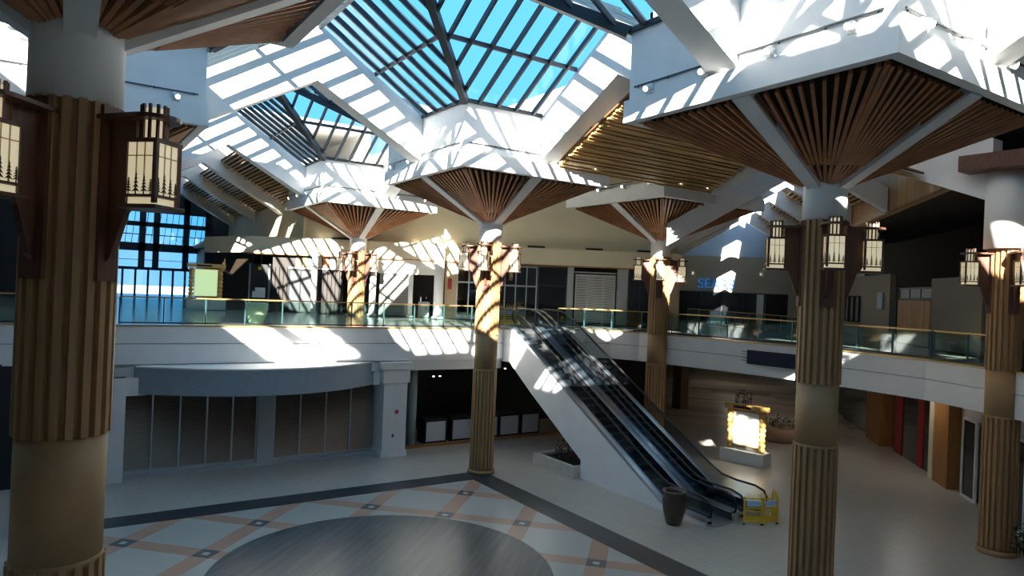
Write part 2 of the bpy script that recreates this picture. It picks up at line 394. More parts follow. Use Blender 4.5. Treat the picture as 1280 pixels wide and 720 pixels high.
# ------------------------------------------------------------------ columns
def col_shaft(root):
    MB().lathe([(.60, 0), (.60, .12), (.56, .16)], 32).build('base', tanb, root, smooth=True)
    MB().flute(.535, .455, .2, 4.55).build('lower_fluting', tan, root)
    MB().lathe([(.50, 4.55), (.50, 6.1)], 40).build('smooth_band', tanb, root, smooth=True)
    MB().lathe([(.49, 4.50), (.515, 4.53), (.515, 4.56), (.49, 4.6)], 40).build('lower_collar', tanb, root, smooth=True)
    MB().flute(.535, .455, 6.1, 10.18).build('upper_fluting', tan, root)
    MB().lathe([(.52, 10.17), (.52, 11.05), (.50, 11.3)], 40).build('white_neck', white, root, smooth=True)
    return root
def col_capital(root, ztop):
    zc = 11.0
    rim = MB(); a, b = S, S-.26
    for q in range(4):
        R = Matrix.Rotation(q*PI/2, 3, 'Z'); P = lambda x, y, zz: R @ Vector((x, y, zz))
        rim.hexa([P(-a, -a, ZR), P(a, -a, ZR), P(b, -b, ZR), P(-b, -b, ZR)], [P(-a, -a, ZR+.58), P(a, -a, ZR+.58), P(b, -b, ZR+.58), P(-b, -b, ZR+.58)])
    rim.build('rim', white, root)
    f = S-.10
    bx = MB()
    for q in range(4):
        R = Matrix.Rotation(q*PI/2, 3, 'Z'); P = lambda x, y, zz: R @ Vector((x, y, zz))
        bx.hexa([P(-f, -f, ZR+.3), P(f, -f, ZR+.3), P(f-.12, -f+.12, ZR+.3), P(-f+.12, -f+.12, ZR+.3)], [P(-f, -f, ztop), P(f, -f, ztop), P(f-.12, -f+.12, ztop), P(-f+.12, -f+.12, ztop)])
    bx.box(-f, f, -f, f, ztop-.05, ztop)
    bx.build('upper_box', white, root)
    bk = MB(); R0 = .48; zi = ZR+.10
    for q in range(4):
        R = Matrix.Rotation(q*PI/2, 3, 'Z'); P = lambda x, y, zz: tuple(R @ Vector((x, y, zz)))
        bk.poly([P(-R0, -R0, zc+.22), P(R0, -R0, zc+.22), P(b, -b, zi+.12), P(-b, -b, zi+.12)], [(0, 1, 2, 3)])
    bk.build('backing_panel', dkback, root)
    for q in range(4):
        R = Matrix.Rotation(q*PI/2, 3, 'Z'); P = lambda x, y, zz: R @ Vector((x, y, zz))
        rb = MB().hexa([P(-.17, -.44, zc-.10), P(.17, -.44, zc-.10), P(.17, -.44, zc+.34), P(-.17, -.44, zc+.34)],
                       [P(-.25, -b-.02, ZR-.04), P(.25, -b-.02, ZR-.04), P(.25, -b-.02, ZR+.34), P(-.25, -b-.02, ZR+.34)])
        rb.build('rib', white, root)
        # fan of slats in the corner between this rib and the next
        sl = MB(); nS = 11
        for side in range(2):
            for i in range(nS+ (1 if side == 0 else 0)):
                u = (i+.9)/(nS+.5)
                if side == 0:
                    tgt = Vector(((b-.13)*min(u, 1), -b+.13, 0))
                else:
                    tgt = Vector((b-.13, (-b+.13)*min(u, 1), 0))
                ang = math.atan2(tgt.y, tgt.x); st = Vector((.52*math.cos(ang), .52*math.sin(ang), 0))
                m_ = max(abs(st.x), abs(st.y)); L = b
                zz = lambda v: zc+.06+(ZR+.06-zc-.06)*(max(abs(v.x), abs(v.y))-.37)/(L-.37)
                if i % 2: st = st.lerp(tgt, .20)
                p0 = R @ Vector((st.x, st.y, zz(st))); p1 = R @ Vector((tgt.x, tgt.y, zz(tgt)))
                sl.bar(p0, p1, .075, .10)
        sl.build('slat_fan', brown, root)
    return root
base_col = thing('column', loc=(0, 0, 0)); col_shaft(base_col); col_capital(base_col, ZB)
COLS = {'C': ((0, 0), 'tall fluted tan column with flared slatted capital beside top of escalator', True),
        'A': ((0, B), 'distant fluted tan column with slatted capital behind left balcony railing', True),
        'R': ((0, -B), 'fluted tan column with large slatted capital standing right of yellow barrier', True),
        'L': ((-B, -B), 'massive fluted tan column in the left foreground with white neck', True),
        'W': ((-B, 0), 'column masked by the foreground column, its blue-shaded capital box showing at upper left', True)}
for k, ((x, y), lab, _) in COLS.items():
    o = base_col if k == 'C' else copy_tree(base_col)
    o.location = (x, y, 0); tag(o, lab, 'column', 'fluted atrium columns')
dcol = thing('column', 'fluted tan column with slatted capital between escalator and corridor', 'column', (A1, 0, 0), 0, 'fluted atrium columns')
col_shaft(dcol); col_capital(dcol, 13.45)
rcol = thing('column', 'fluted tan column with wooden collar at the right edge, against curved balcony', 'column', (A1, -B, 0), 0, 'fluted atrium columns')
for ch in base_col.children:
    if ch.name.split('.')[0] in ('base', 'lower_fluting', 'smooth_band', 'lower_collar', 'upper_fluting'):
        c = ch.copy(); C.objects.link(c); c.parent = rcol
MB().lathe([(.70, 10.17), (.70, 12.75)], 40).build('white_neck', white, rcol, smooth=True)
MB().box(-1.15, 1.15, -1.15, 1.15, 12.75, 13.3).build('wooden_collar', cedar, rcol, bevel=.03)

# ------------------------------------------------------------------ lanterns
def make_lantern():
    r = thing('lantern', 'x', 'lantern', group='cedar column lanterns')
    h = .20; z0, z1 = 9.06, 9.68
    # local: +X points outwards from the column; lantern axis at x=1.13
    cx = 1.13
    fr = MB()
    for sx in (-1, 1):
        for sy in (-1, 1): fr.box(cx+sx*h-.025, cx+sx*h+.025, sy*h-.025, sy*h+.025, z0-.1, z1+.03)
    fr.box(cx-h-.03, cx+h+.03, -h-.03, h+.03, z1, z1+.05)
    fr.box(cx-h-.03, cx+h+.03, -h-.03, h+.03, z0-.03, z0)
    fr.build('frame', cedar, r)
    for q in range(4):
        R = Matrix.Rotation(q*PI/2, 3, 'Z'); P = lambda x, y, z: tuple(R @ Vector((x, y, 0))+Vector((cx, 0, z)))
        g = MB(); g.hexa([P(h-.012, -h+.025, z0), P(h, -h+.025, z0), P(h, h-.025, z0), P(h-.012, h-.025, z0)], [P(h-.012, -h+.025, z1), P(h, -h+.025, z1), P(h, h-.025, z1), P(h-.012, h-.025, z1)])
        pn = g.build('glass_panel', lampw, r)
        m = MB()
        for yy in (-.055, .055): m.bar(P(h+.006, yy, z0), P(h+.006, yy, z1), .012, .012)
        m.bar(P(h+.006, -h+.02, z1-.16), P(h+.006, h-.02, z1-.16), .012, .012)
        m.build('muntins', brass, pn)
        tr = MB()
        for ty, th in ((-.15, .17), (-.05, .24), (.06, .20), (.15, .15)):
            for i in range(5):
                zz = z0+.03+i*th/5; ww = .085*(1-i/5.5)
                tr.poly([P(h+.012, ty-ww/1.0*.6, zz), P(h+.012, ty, zz+.012), P(h+.012, ty+ww*.6, zz), P(h+.012, ty, zz+th/4.2),
                         P(h+.006, ty-ww*.6, zz), P(h+.006, ty, zz+.012), P(h+.006, ty+ww*.6, zz), P(h+.006, ty, zz+th/4.2)],
                        [(0, 1, 2, 3), (7, 6, 5, 4), (0, 4, 5, 1), (1, 5, 6, 2), (2, 6, 7, 3), (3, 7, 4, 0)])
            tr.bar(P(h+.009, ty, z0), P(h+.009, ty, z0+th), .012, .008)
        tr.build('tree_silhouettes', dkwood, pn)
    MB().box(cx-h+.02, cx+h-.02, -h+.02, h-.02, z0-.12, z0-.035).build('lower_light_band', lampw, r)
    MB().box(cx-h-.07, cx+h+.07, -h-.07, h+.07, z0-.17, z0-.12).build('base_plate', cedar, r, bevel=.01)
    MB().lathe([(.115, z1+.05), (.115, 10.12)], 20, (cx, 0, 0)).build('crown_glass', lampw, r, smooth=True)
    cr = MB()
    for k in range(10):
        a = 2*PI*k/10; x, y = cx+.14*math.cos(a), .14*math.sin(a); cr.bar((x, y, z1+.05), (x, y, 10.16), .03, .03)
    cr.build('crown_slats', cedar, r)
    n = 20; arc = []
    pts = [(.45, -.20, 9.97)]+[(cx+.30*math.cos(t), .30*math.sin(t), 9.97) for t in [(-PI/2)+PI*i/10 for i in range(11)]]+[(.45, .20, 9.97)]
    MB().prism(pts, (0, 0, .05)).build('top_plate', cedar, r)
    MB().prism([(.48, -.05, 8.15), (.62, -.05, 8.3), (.80, -.05, 8.85), (.92, -.05, 9.0), (.92, -.05, 9.97), (.48, -.05, 10.1)], (0, .10, 0)).build('bracket', cedar, r, bevel=.01)
    MB().box(.49, .56, -.16, .16, 8.0, 10.15).build('backboard', cedar, r)
    return r
lan = make_lantern(); first = True
SIDE = {(-1, -1): 'front', (1, -1): 'right', (-1, 1): 'left'}
CP = {'C': 'the tall column beside the escalator top', 'A': 'the distant column behind the left balcony', 'R': 'the column right of the yellow barrier',
      'L': 'the massive foreground column', 'D': 'the column between escalator and corridor', 'RR': 'the column at the right picture edge'}
POS = {'C': (0, 0), 'A': (0, B), 'R': (0, -B), 'L': (-B, -B), 'D': (A1, 0), 'RR': (A1, -B)}
for k, (x, y) in POS.items():
    sides = dict(SIDE)
    if k == 'L': sides = {(-1, -1): 'left', (1, -1): 'right'}
    for (sx, sy), w_ in sides.items():
        o = lan if first else copy_tree(lan); first = False
        o.location = (x, y, 0); o.rotation_euler = (0, 0, math.atan2(sy, sx))
        tag(o, 'cedar and cream glass lantern on %s side of %s' % (w_, CP[k]))

# ------------------------------------------------------------------ track spotlights on the capital rims
def make_spot():
    r = thing('spotlight', 'x', 'spotlight', group='white rim spotlights')
    MB().box(-.10, .10, -.05, .05, .0, .05).build('adapter', white, r)
    MB().tube([(0, 0, .05), (0, -.06, .12)], .02).build('stem', white, r)
    MB().tube([(-.02, .02, .20), (.02, -.20, .09)], .085, 14).build('head', white, r)
    MB().tube([(.02, -.20, .09), (.021, -.205, .0875)], .065, 14).build('lens', spotm, r)
    return r
sp = make_spot(); first = True
CAPN = {'C': 'the central capital', 'A': 'the distant left capital', 'D': 'the capital above the corridor mouth', 'R': 'the large right capital', 'W': 'the capital behind the foreground column'}
for k, edges in (('C', 'XY'), ('A', 'XY'), ('D', 'XY'), ('R', 'XY'), ('W', 'Y')):
    x, y = {'C': (0, 0), 'A': (0, B), 'R': (0, -B), 'D': (A1, 0), 'W': (-B, 0)}[k]
    for ed in edges:
        en = 'left' if ed == 'X' else 'right'
        if k == 'W': en = 'front'
        tr = thing('lighting_track', 'dark lighting track along %s rim of %s' % (en, CAPN[k]), 'lighting track', (x, y, ZR+.58), 0 if ed == 'Y' else -PI/2, 'rim lighting tracks')
        MB().box(-3.3, 3.3, -3.575, -3.545, .31, .345).build('rail', dkmet, tr)
        m = MB()
        for q in range(7): m.box(-3.2+q*1.06, -3.17+q*1.06, -3.545, -3.522, .29, .36)
        m.build('standoffs', dkmet, tr)
        for i, nme in enumerate(('leftmost', 'second from left', 'third from left', 'rightmost')):
            if ed == 'X' and k == 'W': continue
            o = sp if first else copy_tree(sp); first = False
            t = -2.7+1.8*i
            R = Matrix.Rotation(0 if ed == 'Y' else -PI/2, 3, 'Z')
            v = R @ Vector((t, -3.56, ZR+.60)); o.location = (x+v.x, y+v.y, v.z); o.rotation_euler = (0, 0, 0 if ed == 'Y' else -PI/2)
            tag(o, 'white rim spotlight, %s on %s rim of %s' % (nme, en, CAPN[k]))
# (unit of track/edge 'X' faces -X)

# ------------------------------------------------------------------ upper storefronts on the diagonal wall
FL = Fr((-5.5, 20.8), (.838, -.545), (-.545, -.838))
w1 = MB(); FL.box(w1, 3.4, 28.0, 9.85, 16.2, -.5, -.3); FL.box(w1, -.3, 28.2, 6.06, 9.85, -3.2, -3.0)
struct(w1, 'wall_front', cream)
FL.box(MB(), 0, 1, 0, 1, 0, 1)
struct(FL.box(MB(), -.2, 28.0, 9.85, 10.9, -.3, .35), 'trim_20', cream)
struct(FL.box(MB(), -.15, 28.0, 9.78, 9.85, -.3, .30), 'trim_21', brown)  # brown strip standing in for the shadow line under the ledge
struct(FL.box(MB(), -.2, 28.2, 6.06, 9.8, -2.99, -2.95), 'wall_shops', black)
# return of the ledge towards the entrance hall
FR2 = Fr((-5.5, 20.8), (-1.7, 4.5), (-.935, -.353))
w2 = MB(); FR2.box(w2, 0, 4.8, 9.85, 10.9, -.3, .35); w2.prism([(-2.65, 18.9, 10.8), (-2.45, 18.9, 10.8), (-2.45, 42, 10.8), (-2.65, 42, 10.8)], (0, 0, 5.3)); w2.prism([(-5.6, 20.8, 10.7), (-2.4, 18.7, 10.7), (-2.4, 42, 10.7), (-5.6, 42, 10.7), (-7.2, 25.3, 10.7)], (0, 0, .18))
struct(w2, 'wall_return', cream)
struct(MB().box(-5.3, -5.0, 25.0, 42, 6.06, 10.7), 'wall_hall_right', dkwood)
struct(FR2.box(MB(), .3, 6, 6.06, 9.85, -.6, -.4), 'wall_hall', dkwood)
# vents in the cream wall
for i, t in enumerate((5.2, 18.0, 21.8, 25.2)):
    v = thing('ceiling_vent', '%s dark slot air vent just above the cream bulkhead' % ('leftmost', 'second from left', 'third from left', 'rightmost')[i], 'air vent', group='slot vents above bulkhead')
    FL.box(MB(), t, t+1.2, 10.93, 11.10, -.3, -.22).build('frame', grayp, v)
    FL.box(MB(), t+.05, t+1.15, 10.96, 11.07, -.23, -.21).build('slot', black, v)
# a storefront unit helper
def frame_panel(name, label, cat, t0, t1, z0, z1, mull=2, m=dkmet, inner=blackgl, F=FL, o=0.0, tr=None, group=None):
    r = thing(name, label, cat, tuple(F.p((t0+t1)/2, o, z0)), group=group)
    inv = lambda ob: setattr(ob, 'matrix_parent_inverse', Matrix.Translation(-r.location))
    f = MB(); wd = .09
    F.box(f, t0, t0+wd, z0, z1, o-.05, o+.06); F.box(f, t1-wd, t1, z0, z1, o-.05, o+.06)
    F.box(f, t0+wd, t1-wd, z1-wd, z1, o-.05, o+.06); F.box(f, t0+wd, t1-wd, z0, z0+wd, o-.05, o+.06)
    for i in range(1, mull):
        t = t0+(t1-t0)*i/mull; F.box(f, t-.035, t+.035, z0+wd, z1-wd, o-.04, o+.05)
    if tr: F.box(f, t0+wd, t1-wd, tr-.05, tr+.05, o-.045, o+.055)
    inv(f.build('frame', m, r)); 
    for i in range(mull):
        a = t0+(t1-t0)*i/mull+.04; b = t0+(t1-t0)*(i+1)/mull-.04
        inv(F.box(MB(), a, b, z0+.05, z1-.05, o-.02, o+.01).build('pane', inner, r))
    return r
def solid(name, label, cat, t0, t1, z0, z1, m, F=FL, o0=-.15, o1=.12, group=None, bevel=0):
    return tag(F.box(MB(), t0, t1, z0, z1, o0, o1).build(name, m, bevel=bevel), label, cat, group)
def wallpiece(n, t0, t1, z0, z1, m, F=FL, o0=-.15, o1=.12): return struct(F.box(MB(), t0, t1, z0, z1, o0, o1), n, m)
# black lift door with paper notice
r = thing('display_case', 'black display case with white paper notices behind stone vase', 'display case')
FL.box(MB(), .15, 1.35, ZF, 9.1, -.1, .12).build('cabinet', black, r)
for t in (.08, 1.35): FL.box(MB(), t, t+.09, ZF, 9.15, -.12, .2).build('post', alu, r)
FL.box(MB(), .50, 1.15, 6.95, 7.6, .125, .14).build('notice', offw, r)
FL.box(MB(), .32, .52, 6.95, 7.35, .125, .14).build('notice', offw, r)
FL.box(MB(), .65, .85, 8.75, 8.95, .125, .14).build('small_sign', yellow, r)
# dark slatted front
r = thing('storefront', 'dark wooden slatted storefront left of the distant column', 'storefront')
m = MB()
for i in range(17): FL.box(m, 1.6+i*.26, 1.72+i*.26, ZF, 9.0, -.05, .03)
m.build('slats', dkwood, r); FL.box(MB(), 1.5, 6.1, ZF, 9.8, -.25, -.06).build('back_panel', dkwood, r)
FL.box(MB(), 2.6, 6.1, 8.93, 9.03, -.05, .1).build('transom', offw, r)
for i, cc in enumerate(((.10, .09, .05), (.30, .28, .10), (.08, .25, .28), (.5, .5, .45), (.55, .2, .10), (.35, .4, .45), (.6, .45, .15))):
    mm = mat('pennant_%d' % i, cc, .5)
    FL.box(MB(), 3.0+i*.44, 3.36+i*.44, 9.08, 9.75, -.05, -.02).build('coloured_panel', mm, r)
frame_panel('storefront_grille', 'grey grille behind the distant column, showing sunlit diagonal streaks', 'grille', 2.6, 4.2, ZF, 8.9, 2, dkmet, mat('grille_mesh', (.07, .07, .07), .6), o=.1)
def thin_col(t, o, w, z1, lab, cap=False):
    p = FL.p(t, o, ZF); r = thing('pillar', lab, 'pillar', tuple(p))
    MB().lathe([(w/2, 0), (w/2, z1-ZF)], 24).build('shaft', white, r, smooth=True)
    MB().lathe([(w/2+.07, 0), (w/2+.07, .12)], 24).build('foot', white, r, smooth=True)
    if cap: MB().lathe([(w/2, z1-ZF-.05), (w/2+.12, z1-ZF), (w/2+.12, z1-ZF+.25)], 24).build('cap', white, r, smooth=True)
thin_col(4.5, .9, .34, 9.75, 'slim white pillar left of the distant tan column', True)
thin_col(8.2, .7, .42, 9.75, 'slim white pillar just right of the distant tan column')
thin_col(10.6, .5, .3, 9.2, 'slim sunlit white post between grille and dark opening', True)
thin_col(12.45, 1.0, .62, 10.6, 'thick round white pillar rising to the bulkhead', True)
solid('sign_board', 'blank white sign board above grey shutter right of distant column', 'sign board', 8.4, 12.6, 8.86, 9.78, offw, o0=-.1, o1=.1)
r = thing('shutter', 'grey ribbed roller shutter under the blank white sign board', 'shutter')
m = MB()
for i in range(26): FL.box(m, 8.5, 10.4, ZF+.05+i*.105, ZF+.13+i*.105, -.08, -.02)
m.build('slats', mat('shutter_grey', (.28, .27, .25), .5, metal=.2), r); FL.box(MB(), 8.45, 10.45, ZF, 8.86, -.14, -.09).build('backing', black, r)
solid('counter', 'grey box counter inside the dark upper opening', 'counter', 11.0, 11.7, ZF, 7.1, grayp, o0=-1.2, o1=-.6)
wallpiece('wall_pier_1', 12.75, 13.5, ZF, 9.8, mat('tan_wall', (.50, .38, .24), .6))
solid('sign', 'small dark red blade sign beside the round white pillar', 'sign', 12.95, 13.2, 8.0, 8.7, red, o0=.13, o1=.2)
frame_panel('glazed_shopfront', 'black-framed glazed shopfront left of escalator column', 'shopfront', 13.5, 15.9, ZF, 9.6, 3, alu, winglass, tr=8.5)
frame_panel('glazed_shopfront', 'black-framed glazed shopfront behind top of escalator', 'shopfront', 15.95, 18.75, ZF, 9.7, 4, alu, winglass, tr=8.4)
frame_panel('glazed_shopfront', 'dark display window immediately left of white slatted gate', 'shopfront', 18.8, 20.7, ZF, 9.7, 1, dkmet, blackgl, tr=8.5)
wallpiece('wall_pier_2', 20.7, 21.1, ZF, 9.8, grayp); wallpiece('wall_pier_3', 23.95, 24.65, ZF, 9.8, grayp)
r = thing('security_gate', 'white slatted security gate closed behind the upper landing', 'security gate')
m = MB()
for i in range(30): FL.box(m, 21.3, 23.8, ZF+.12+i*.103, ZF+.17+i*.103, .0, .05)
m.build('slats', white, r)
m = MB()
for t in (21.22, 21.98, 23.02, 23.76): FL.box(m, t, t+.09, ZF, 9.32, .05, .09)
FL.box(m, 21.2, 23.86, 9.25, 9.33, .02, .1); m.build('frame', alu, r)
FL.box(MB(), 21.1, 23.95, ZF, 9.8, -.4, -.3).build('dark_back', black, r)
FL.box(MB(), 21.15, 23.9, 9.42, 9.5, .0, .1).build('header', grayp, r)
frame_panel('glazed_shopfront', 'black glass doors between slatted gate and corridor column', 'shopfront', 24.7, 27.05, ZF, 9.8, 3, dkmet, blackgl, tr=8.7)
wallpiece('wall_pier_4', 27.05, 28.0, ZF, 9.85, mat('tan_wall', (.5, .38, .24)))
# corridor left wall, end facade
FC = Fr((17.8, 5.6), (1, 1), (1, -1))
w_ = MB(); FC.box(w_, 0, 15, 6.06, 16.2, -.4, 0); struct(w_, 'wall_corridor_left', cream)
FF = Fr((28.2, 15.8), (1, -1), (-1, -1))
w_ = MB(); FF.box(w_, 0, 14, 8.7, 11.7, -.4, 0); FF.box(w_, 0, .6, 6.06, 8.7, -.4, 0); FF.box(w_, 9.4, 14, 6.06, 8.7, -.4, 0)
struct(w_, 'wall_end', mat('end_wall', (.45, .40, .30), .6))
w_ = MB(); FF.box(w_, 0, 14, 11.7, 16.2, -1.0, -.5); struct(w_, 'wall_gable', bluewall)
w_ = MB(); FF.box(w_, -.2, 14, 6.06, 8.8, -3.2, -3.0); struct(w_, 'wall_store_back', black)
frame_panel('store_entrance', 'wide dark glazed store entrance beneath blue lettering at corridor end', 'store entrance', .6, 9.4, ZF, 8.7, 5, dkmet, blackgl, F=FF, o=-.1)
solid('pillar', 'square grey pillar inside the far store entrance', 'pillar', 6.9, 7.4, ZF, 8.6, offw, F=FF, o0=.1, o1=.4)
tx = text_mesh('store_sign', 'SEARS', 1.15, FF.p(3.6, .12, 9.35), (1, -1, 0), (0, 0, 1), blue, depth=.05)
tag(tx, 'blue store lettering above the far entrance, partly flared by sunlight', 'sign')
for i, (t, z) in enumerate(((1.5, 10.2), (4.7, 10.3), (7.0, 10.3), (.2, 10.2))):
    r = thing('downlight', 'small glowing wall light above the far store, %s' % ('over the first letters', 'over the last letters', 'rightmost', 'leftmost')[i], 'light', tuple(FF.p(t, 0, z)), PI/4, 'lights above the far store')
    MB().tube([(0, 0, 0), (-.0, -.12, 0)], .13, 12).build('housing', white, r); MB().tube([(0, -.12, 0), (0, -.125, 0)], .10, 12).build('lens', spotm, r)

# ------------------------------------------------------------------ right side of the corridor (upper)
FG = Fr((13.0, -16.4), (1, 1), (-1, 1))
def tR(x): return (x-13)*math.sqrt(2)
wd = MB().prism([(11.2, -13.8, 12.55), (20.5, -4.5, 12.2), (34, 9, 12.0), (34, 9, 16.1), (11.2, -13.8, 16.1)], Vector((.2, -.2, 0))); struct(wd, 'wall_wood_band', woodpan)
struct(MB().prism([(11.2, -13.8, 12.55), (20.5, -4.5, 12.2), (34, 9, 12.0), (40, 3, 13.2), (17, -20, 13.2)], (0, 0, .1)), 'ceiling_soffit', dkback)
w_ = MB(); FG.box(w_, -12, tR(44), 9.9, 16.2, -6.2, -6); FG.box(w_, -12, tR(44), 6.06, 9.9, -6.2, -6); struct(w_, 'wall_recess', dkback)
w_ = MB(); FG.box(w_, tR(24.9), tR(44), 6.06, 10.0, -.3, 0); struct(w_, 'wall_posters', mat('putty_wall', (.36, .30, .20), .6))
solid('wall_box', 'plain dark grey-green box wall left of the right-edge column', 'partition', tR(16.6), tR(20.5), ZF, 9.55, mat('olive_wall', (.17, .15, .11), .6), F=FG, o0=-.3, o1=.0)
solid('wood_partition', 'golden wood partition beside the dark grey-green box wall', 'partition', tR(20.6), tR(23.9), ZF, 8.45, woodpan, F=FG, o0=-.3, o1=.0)
frame_panel('clerestory_window', 'low grey clerestory strip window above the golden wood partition', 'window', tR(20.6), tR(24.0), 8.5, 9.15, 3, dkmet, grayp, F=FG, o=-.15)
for i in range(3):
    frame_panel('poster_frame', 'tall black poster frame, %s of three on putty-coloured wall' % ('rightmost', 'middle', 'leftmost')[i], 'poster frame', tR(29.0)+i*1.25, tR(29.0)+i*1.25+.95, 6.9, 8.7, 1, black, mat('poster', (.25, .22, .17), .4), F=FG, o=.06, group='poster frames')
solid('neon_sign', 'small white and blue hanging sign right of the poster frames', 'sign', tR(25.6), tR(26.3), 7.9, 8.9, mat('pale_sign', (.55, .62, .7), .4), F=FG, o0=.05, o1=.12)
solid('door', 'black doorway left of the golden wood partition', 'door', tR(24.0), tR(24.85), ZF, 8.4, black, F=FG, o0=-.3, o1=.02)
r = thing('downlight', 'lone glowing ceiling downlight left of the right-edge column', 'light', (7.5, -17.6, 13.2))
MB().lathe([(.09, 0), (.09, 3.0)], 14).build('housing', white, r, smooth=True); MB().lathe([(.075, -.012), (.075, -.002)], 14).build('lens', spotm, r)

# ------------------------------------------------------------------ ground-floor shops, right
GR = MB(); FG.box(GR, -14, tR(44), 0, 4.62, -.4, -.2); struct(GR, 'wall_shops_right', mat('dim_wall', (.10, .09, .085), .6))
def gp(name, label, cat, x0, x1, z1, m, o1=.25, group=None, o0=-.2): return solid(name, label, cat, tR(x0), tR(x1), 0, z1, m, F=FG, o0=o0, o1=o1, group=group)
gp('pillar', 'orange wood pillar farthest down the right ground-floor shops', 'pillar', 24.3, 26.2, 4.6, orange, .5)
gp('pillar', 'brown wood pillar beside the white doorway on the right', 'pillar', 17.9, 19.0, 4.6, orange, .4)
gp('pillar', 'narrow cream pillar edging the brown wood pillar on the right', 'pillar', 19.0, 19.35, 4.6, cream, .45)
gp('shutter', 'dark red shop panel, the one nearer the brown wood pillar', 'shutter', 20.6, 21.1, 3.6, red, .1)
gp('shutter', 'dark red shop panel, the one nearer the orange pillar', 'shutter', 22.7, 23.5, 3.6, red, .1)
gp('shop_window', 'black shop window between the two dark red panels', 'shop window', 21.15, 22.65, 3.2, blackgl, .05)
gp('shop_window', 'black shop window between red panel and brown pillar', 'shop window', 19.4, 20.55, 4.2, blackgl, .05)
gp('shop_window', 'black shop window beyond the orange pillar', 'shop window', 26.4, 31, 4.3, blackgl, .05)
struct(FG.box(MB(), tR(20.5), tR(23.6), 3.65, 4.0, -.2, .3), 'trim_30', offw)
struct(FG.box(MB(), tR(9), tR(17.85), 0, 4.6, -.2, -.1), 'wall_white', offw)
frame_panel('shop_door', 'white-framed dark glass shop door left of the right-edge column', 'door', tR(16.4), tR(17.3), 0, 3.4, 1, white, blackgl, F=FG, o=.1)
frame_panel('shop_door', 'white-framed glass shopfront at the far right edge', 'door', tR(12.9), tR(14.4), 0, 3.4, 2, white, blackgl, F=FG, o=.1)
tag(MB().box(22.1, 22.9, 8.8, 9.6, 0, 4.6).build('pillar', mat('olive_pillar', (.14, .10, .05), .6)), 'square olive-brown pillar under the upper floor behind corridor column', 'pillar')

panel = mat('ceiling_panel_glow', (.9, .9, .88), .4, emit=6, ecol=(1, .93, .82))  # glow for fill panels added out of view to brighten the corridor
for i, (x, y, w_) in enumerate(((19, -4, 'nearest the directory sign'), (25, 3, 'second along the corridor'), (31, 10, 'third along the corridor'), (38, 17, 'farthest along the corridor'), (17.5, -9.5, 'before the dark red shop panels'))):
    r = thing('ceiling_light', 'square lit ceiling panel above ground floor, %s' % w_, 'ceiling light', (x, y, 4.62), PI/4, 'ground floor ceiling panels')
    MB().box(-.65, .65, -.65, .65, -.08, -.01).build('frame', white, r); MB().box(-.58, .58, -.58, .58, -.10, -.075).build('diffuser', panel, r)
# ------------------------------------------------------------------ ground-floor shops, left (wall line y = 5.1)
w_ = MB(); w_.box(-30, -13.65, 5.1, 5.4, 0, 4.62); w_.box(-13.65, -2.9, 5.3, 5.5, 0, 4.62); struct(w_, 'wall_shutters', black)
tag(MB().box(-14.5, -13.6, 4.4, 5.3, 0, 4.05).build('pillar', offw, bevel=.02), 'pale square pillar just right of foreground column, left of shutters', 'pillar')
struct(MB().box(-14.7, -12.9, 4.5, 5.3, 3.35, 4.05), 'trim_31', offw)
tag(MB().box(-8.45, -7.75, 4.95, 5.3, 0, 3.6).build('pillar', grayp, bevel=.02), 'grey pier between the two roller shutters', 'pillar')
MB().box(-8.52, -7.68, 4.88, 5.3, 0, .22)
shm = mat('shutter_bronze', (.34, .26, .20), .42, metal=.35)
def gshutter(x0, x1, n, lab):
    r = thing('roller_shutter', lab, 'shutter', ((x0+x1)/2, 5.15, 0), group='bronze roller shutters')
    m = MB(); k = 36; c = (x0+x1)/2
    for i in range(k): m.hexa([(x0-c, -.04, .25+i*.09), (x1-c, -.04, .25+i*.09), (x1-c, .06, .25+i*.09), (x0-c, .06, .25+i*.09)], [(x0-c, -.0, .305+i*.09), (x1-c, -.0, .305+i*.09), (x1-c, .06, .305+i*.09), (x0-c, .06, .305+i*.09)])
    m.build('slats', shm, r)
    for i in range(n):
        t = x0-c+(x1-x0)*(i+.0)/(n-1); t = min(max(t, x0-c+.03), x1-c-.03); MB().box(t-.03, t+.03, -.10, -.04, .2, 3.5).build('guide', alu, r)
    MB().box(x0-c, x1-c, -.08, .06, .12, .25).build('bottom_rail', alu, r)
    MB().box(x0-c, x1-c, .06, .12, .0, 3.6).build('backing', black, r)
gshutter(-13.6, -8.45, 6, 'wide bronze roller shutter left of the grey pier, five bays')
gshutter(-7.75, -3.05, 5, 'bronze roller shutter right of the grey pier, four bays')
struct(MB().box(-13.6, -3.05, 4.9, 5.3, 0, .12), 'baseboard_left', grayp)
# bowed sign band
n = 24; arc = []
for i in range(n+1):
    f = i/n; x = -13.3+10.1*f; y = 4.6-2.1*(1-(2*f-1)**2); arc.append((x, y))
r = thing('sign_band', 'bowed blue-grey shop sign band with faded ring outline above shutters', 'sign')
m = MB().prism([(x, y, 3.42) for x, y in arc]+[(-3.2, 5.0, 3.42), (-13.3, 5.0, 3.42)], (0, 0, 1.03)); m.build('fascia', mat('sign_bluegrey', (.30, .36, .40), .5, noise=.06, nscale=1), r)
MB().prism([(x, y-.03, 4.45) for x, y in arc]+[(-3.2, 5.0, 4.45), (-13.3, 5.0, 4.45)], (0, 0, .06)).build('top_ledge', offw, r)
def arcpt(x): f = (x+13.3)/10.1; return 4.6-2.1*(1-(2*f-1)**2)
ring = [(-10.3+.62*1.9*math.cos(a), 0, 3.98+.47*math.sin(a)) for a in [2*PI*i/32 for i in range(33)]]
MB().tube([(x, arcpt(x)-.01, z) for x, _, z in ring], .012, 5).build('ring_outline', grayp, r)
